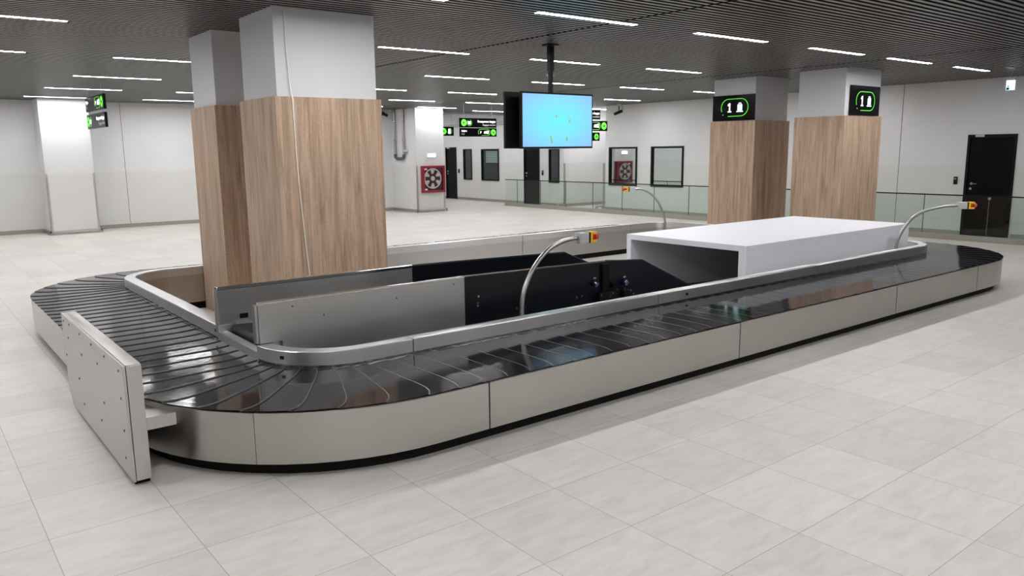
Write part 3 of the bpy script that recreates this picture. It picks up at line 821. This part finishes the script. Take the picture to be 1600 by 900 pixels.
def dir_sign(pl, w, h, kind, label, loc, hang, cat='sign'):
    o = thing('direction_sign', loc, label, cat)
    flat([[(0, 0), (w, 0), (w, h), (0, h)]], pl, -.05, 0).build('sign_board', 'sign_black', o)
    c = h / 2
    white = MB(); green = MB(); dark = MB(); dim = MB()
    def put(string, size, u, v, target, right=False, bold=.0):
        t = text_mb(string, size, lambda a, b, w_: (a, b, w_))
        mx = max(p[0] for p in t.v)
        off = u - mx if right else u
        target.add([pl(p[0] + off, p[1] + v, .003 + p[2]) for p in t.v], t.f)
    def circle(cx, d):
        flat([disc(cx, c, h * .36)], pl, .0, .003, green)
        flat(arrow(cx, c, h * .17, d), pl, .003, .006, dark)
    if kind == 'reclaim':
        circle(h * .5, -1)
        P = [(h * 1.22 + h * .33 * math.cos(a * PI / 12), c + h * .33 * math.sin(a * PI / 12)) for a in range(-16, 6)]
        stroke(P, .007, pl, .0, .004, green)
        flat([[(h * 1.22 - .05, c - .045), (h * 1.22 + .05, c - .045), (h * 1.22 + .05, c + .04), (h * 1.22 - .05, c + .04)]], pl, 0, .004, white)
        put('Recuperare bagaje', h * .33, w - h * .15, h * .55, white, True)
        put('Baggage reclaim', h * .28, w - h * .15, h * .20, dim, True)
    elif kind in ('exit', 'exit_mirror'):
        put('Ieșire', h * .33, h * .18, h * .56, white)
        put('Exit', h * .28, h * .18, h * .22, dim)
        x0, x1 = w - h * 2.75, w - h * 1.0
        cx = (x0 + x1) / 2
        P = stadium(cx, c, x1 - x0, h * .72, n=10)[:-3]
        stroke([(P[0][0] + h * .12, P[0][1])] + P[1:], .007, pl, 0, .004, green)
        put('P', h * .42, x0 + h * .26, c - h * .15, white)
        flat([[(cx - h * .02, c - h * .14), (cx + h * .34, c - h * .14), (cx + h * .34, c + .0), (cx + h * .25, c + h * .14), (cx + h * .07, c + h * .14), (cx - h * .02, c)]], pl, 0, .004, white)
        bx = x1 - h * .48
        flat([[(bx, c - h * .16), (bx + h * .28, c - h * .16), (bx + h * .28, c + h * .2), (bx, c + h * .2)]], pl, 0, .004, white)
        flat([[(bx + h * .05, c - .0), (bx + h * .23, c - .0), (bx + h * .23, c + h * .13), (bx + h * .05, c + h * .13)]], pl, .004, .006, dark)
        circle(w - h * .5, 1)
    elif kind == 'toilets':
        circle(h * .5, -1)
        q = h * 1.28
        P = [(q + h * .33 * math.cos(a * PI / 12), c + h * .33 * math.sin(a * PI / 12)) for a in range(-12, 8)]
        stroke(P, .007, pl, .0, .004, green)
        for s in (-.09, .09):
            flat([[(q + h * s - .02, c - h * .24), (q + h * s + .02, c - h * .24), (q + h * s + .02, c + h * .14), (q + h * s - .02, c + h * .14)], disc(q + h * s, c + h * .22, .02, 10)], pl, 0, .004, white)
    elif kind == 'arrow_right':
        circle(w - h * .55, 1)
        put('Exit', h * .28, h * .18, h * .38, dim)
    for m_, n_, mt in ((white, 'white_lettering', 'sign_white'), (green, 'green_symbols', 'sign_green'), (dark, 'black_symbols', 'black_matt'), (dim, 'small_lettering', 'sign_dim')):
        if m_.v: m_.build(n_, mt, o)
    if hang:
        m = MB()
        for u in (w * .12, w * .88):
            a = pl(u, h, -.025); m.tube([a, (a[0], a[1], hang)], .006, 6)
        m.build('hanging_rod', 'grey', o)
    return o
# pair by the corridor, seen from the front (facing the viewer)
def hsign(x0, x1, y, z0, z1, kind, label, hang):
    return dir_sign(face_y(x0, y, z0), x1 - x0, z1 - z0, kind, label, ((x0 + x1) / 2, y, z0), hang)
hsign(10.49, 11.83, 16., 2.628, 2.90, 'reclaim', 'black hanging sign with green left arrow, upper of the pair left of the screen', H + .02)
hsign(10.49, 11.83, 16., 2.362, 2.612, 'exit', 'black hanging exit sign with green right arrow, lower of the pair left of the screen', 2.628)
hsign(12.74, 13.33, 20.5, 2.49, 2.805, 'toilets', 'short black hanging sign beside the hose cabinet pillar', 3.42)
hsign(11.86, 13.26, 13., 2.782, 3.044, 'reclaim', 'topmost black hanging sign peeking out right of the cyan screen', H + .02)
hsign(12.15, 13.55, 13., 2.462, 2.745, 'exit_mirror', 'middle black hanging exit sign peeking out right of the cyan screen', 2.782)
hsign(11.84, 13.24, 13., 2.187, 2.42, 'arrow_right', 'lowest black sign with green arrow peeking out right of the cyan screen', 2.462)
# pair at the far left, turned side on
def lsign(z0, z1, kind, label, hang):
    return dir_sign(face_x(14.93, .5, z0), 1.64, z1 - z0, kind, label, (.5, 14.1, z0), hang)
lsign(2.80, 3.08, 'exit_mirror', 'upper black hanging sign seen edge on before the far left pillar', H + .02)
lsign(2.465, 2.745, 'reclaim', 'lower black hanging sign seen edge on before the far left pillar', 2.80)

# exit light at the right
ex = thing('exit_light', (14.4, 2.95, H), 'small lit pale blue exit light hanging near the right edge', 'exit light')
MB().box(14.385, 14.415, 2.88, 3.03, 2.985, 3.17).build('lit_panel', 'exit_lit', ex, bevel=.003)
MB().box(14.36, 14.44, 2.88, 3.03, 3.171, 3.21).build('lamp_case', 'grey_box', ex, bevel=.004)
MB().tube([(14.4, 2.95, 3.21), (14.4, 2.95, H + .03)], .006, 6).build('hanging_rod', 'grey', ex)
flat([[(-.05, -.05), (.0, -.05), (.0, .0), (-.05, .0)], disc(-.02, .02, .016, 10)], face_x(2.97, 14.3845, 3.04), 0, .002).build('running_figure', 'navy', ex)
dl = tag(MB().box(12.95, 13.25, 2.50, 2.56, H - .02, H - .001).build('detector_strip', 'grey_box', origin=(13.1, 2.53, H), bevel=.004), 'small pale strip fixed under the ceiling slats near the exit light', 'detector')

# domes / cameras
def cctv(x, y, z, label, wall):
    o = thing('security_camera', (x, y, z), label, 'camera', 'security cameras')
    if wall:
        MB().box(x - .04, x + .04, y - .02, y, z - .04, z + .04).build('mount', 'black', o, bevel=.004)
        MB().tube([(x, y - .02, z), (x, y - .10, z)], .014, 8).build('bracket_arm', 'black', o)
        MB().tube([(x - .06, y - .08, z + .04), (x + .07, y - .2, z - .06)], .045, 14).build('camera_body', 'black', o, smooth=True)
    else:
        MB().tube([(x, y, z), (x, y, z - .06)], .07, 16).build('mount', 'grey_box', o, smooth=True)
        MB().tube([(x, y, z - .06), (x, y, z - .22)], .014, 8).build('bracket_arm', 'black', o)
        MB().tube([(x + .08, y - .06, z - .21), (x - .14, y + .06, z - .31)], .045, 14).build('camera_body', 'black', o, smooth=True)
        MB().tube([(x + .05, y, z - .02), (x + .17, y, z - .08), (x + .17, y, z - .18), (x + .05, y, z - .22)], .008, 6).build('camera_cable', 'black', o, smooth=True)
cctv(14.95, 13.9, H, 'black security camera hanging under the ceiling above the mirrored windows', False)
cctv(10.12, YW, 3.16, 'black security camera on the wall beside the pipes', True)
sm = thing('smoke_detector', (6.9, 7.9, H), 'small white dome detector on the ceiling above the cyan screen', 'smoke detector')
MB().tube([(6.9, 7.9, H), (6.9, 7.9, H - .03)], .07, 18).build('detector_base', 'lamp_body', sm, smooth=True)
MB().tube([(6.9, 7.9, H - .03), (6.9, 7.9, H - .06), (6.9, 7.9, H - .085)], [.055, .055, .03], 18).build('detector_head', 'grey_box', sm, smooth=True)

# pipes beside the pillar
pp = thing('pipework', (10.38, 19.35, 1.8), 'steel pipes coming down beside the red hose cabinet pillar', 'pipe')
px = 10.385
for yy in (19.64, 19.08):
    MB().tube([(px, yy, H + .1), (px, yy, 1.84)], .04, 12).build('riser', 'tube', pp, smooth=True)
    for zz in (2.9, 2.3): MB().tube([(px, yy, zz), (px, yy, zz + .04)], .052, 14).box(px, 10.449, yy - .02, yy + .02, zz, zz + .03).build('pipe_clamp', 'chrome', pp)
MB().tube([(px, 19.64, 1.86), (px, 19.62, 1.76), (px, 19.52, 1.72), (px, 19.20, 1.72), (px, 19.10, 1.76), (px, 19.08, 1.86)], .05, 12).build('pipe_bend', 'seam', pp, smooth=True)
MB().tube([(px, 19.08, 1.98), (px, 18.90, 1.98)], .04, 10).build('valve', 'grey_box', pp, smooth=True)

# hose cabinet on the pillar
hy = 18.42
hc = thing('hose_cabinet', (11.0, hy, 1.05), 'red fire hose cabinet with round reel on the white pillar', 'fire hose cabinet')
x0, x1, z0, z1 = 10.59, 11.45, .63, 1.485
f = .075
MB().box(x0, x1, hy - .12, hy - .003, z0, z0 + f).box(x0, x1, hy - .12, hy - .003, z1 - f, z1).box(x0, x0 + f, hy - .12, hy - .003, z0 + f, z1 - f).box(x1 - f, x1, hy - .12, hy - .003, z0 + f, z1 - f).build('cabinet_frame', 'hydrant_red', hc, bevel=.004)
MB().box(x0 + f, x1 - f, hy - .06, hy - .003, z0 + f, z1 - f).build('cabinet_back', 'hydrant_dark', hc)
cx, cz = (x0 + x1) / 2 - .03, 1.08; rr = .31
ring = [(cx + rr * math.cos(2 * PI * k / 32), hy - .085, cz + rr * math.sin(2 * PI * k / 32)) for k in range(33)]
reel = MB().tube(ring, .022, 8, cap=False).build('hose_reel', 'hose', hc, smooth=True)
for k in range(6):
    a0, a1 = 2 * PI * k / 6 + .25, 2 * PI * (k + 1) / 6 - .25
    pts = [(cx + r * math.cos(a), cz + r * math.sin(a)) for r, a in [(.15, a0 + .12), (.28, a0), (.285, (a0 + a1) / 2), (.28, a1), (.15, a1 - .12)]]
    MB().prism(pts, 1, hy - .085, hy - .062).build('reel_opening', 'hose', reel)
MB().prism(disc(cx, cz, .075, 20), 1, hy - .10, hy - .062).build('reel_hub', 'hose', hc)
for zz in (z1 - .10, z0 + .10): MB().box(x0 + .085, x0 + .20, hy - .075, hy - .061, zz - .03, zz + .03).build('cabinet_label', 'lamp_body', hc)
el = thing('emergency_light', (11.0, hy, 1.82), 'small glowing emergency light above the red hose cabinet', 'emergency light')
MB().box(10.84, 11.16, hy - .05, hy - .002, 1.755, 1.885).build('light_case', 'lamp_body', el, bevel=.006)
MB().box(10.86, 11.14, hy - .056, hy - .051, 1.775, 1.865).build('light_diffuser', 'emergency', el)

# ------------------------------------------------------------------ world, camera, colour management
w = bpy.data.worlds.new('dim surroundings'); SC.world = w; w.use_nodes = True
w.node_tree.nodes['Background'].inputs[0].default_value = (.5, .52, .55, 1); w.node_tree.nodes['Background'].inputs[1].default_value = .05
cam = bpy.data.cameras.new('camera'); co = bpy.data.objects.new('camera', cam); COL.objects.link(co)
RM = [(.7829, -.6220, -.0112), (-.1166, -.1290, -.9848), (.6111, .7722, -.1735)]
r = Vector(RM[0]).normalized(); fz = Vector(RM[2]); fz = (fz - r * fz.dot(r)).normalized(); dn = fz.cross(r)
co.matrix_world = Matrix(((r.x, -dn.x, -fz.x, -2.833), (r.y, -dn.y, -fz.y, -3.200), (r.z, -dn.z, -fz.z, 1.939), (0, 0, 0, 1)))
cam.sensor_fit = 'HORIZONTAL'; cam.sensor_width = 36.; cam.lens = 1218.11 / 1600 * 36; cam.clip_end = 200
SC.camera = co
vs = SC.view_settings
vs.view_transform = 'Standard'; vs.look = 'None'; vs.gamma = 1.; vs.use_curve_mapping = False; vs.exposure = 0.
cy = SC.cycles
cy.max_bounces = 10; cy.diffuse_bounces = 5; cy.glossy_bounces = 5; cy.transparent_max_bounces = 16; cy.use_denoising = True
cy.sample_clamp_indirect = 6.
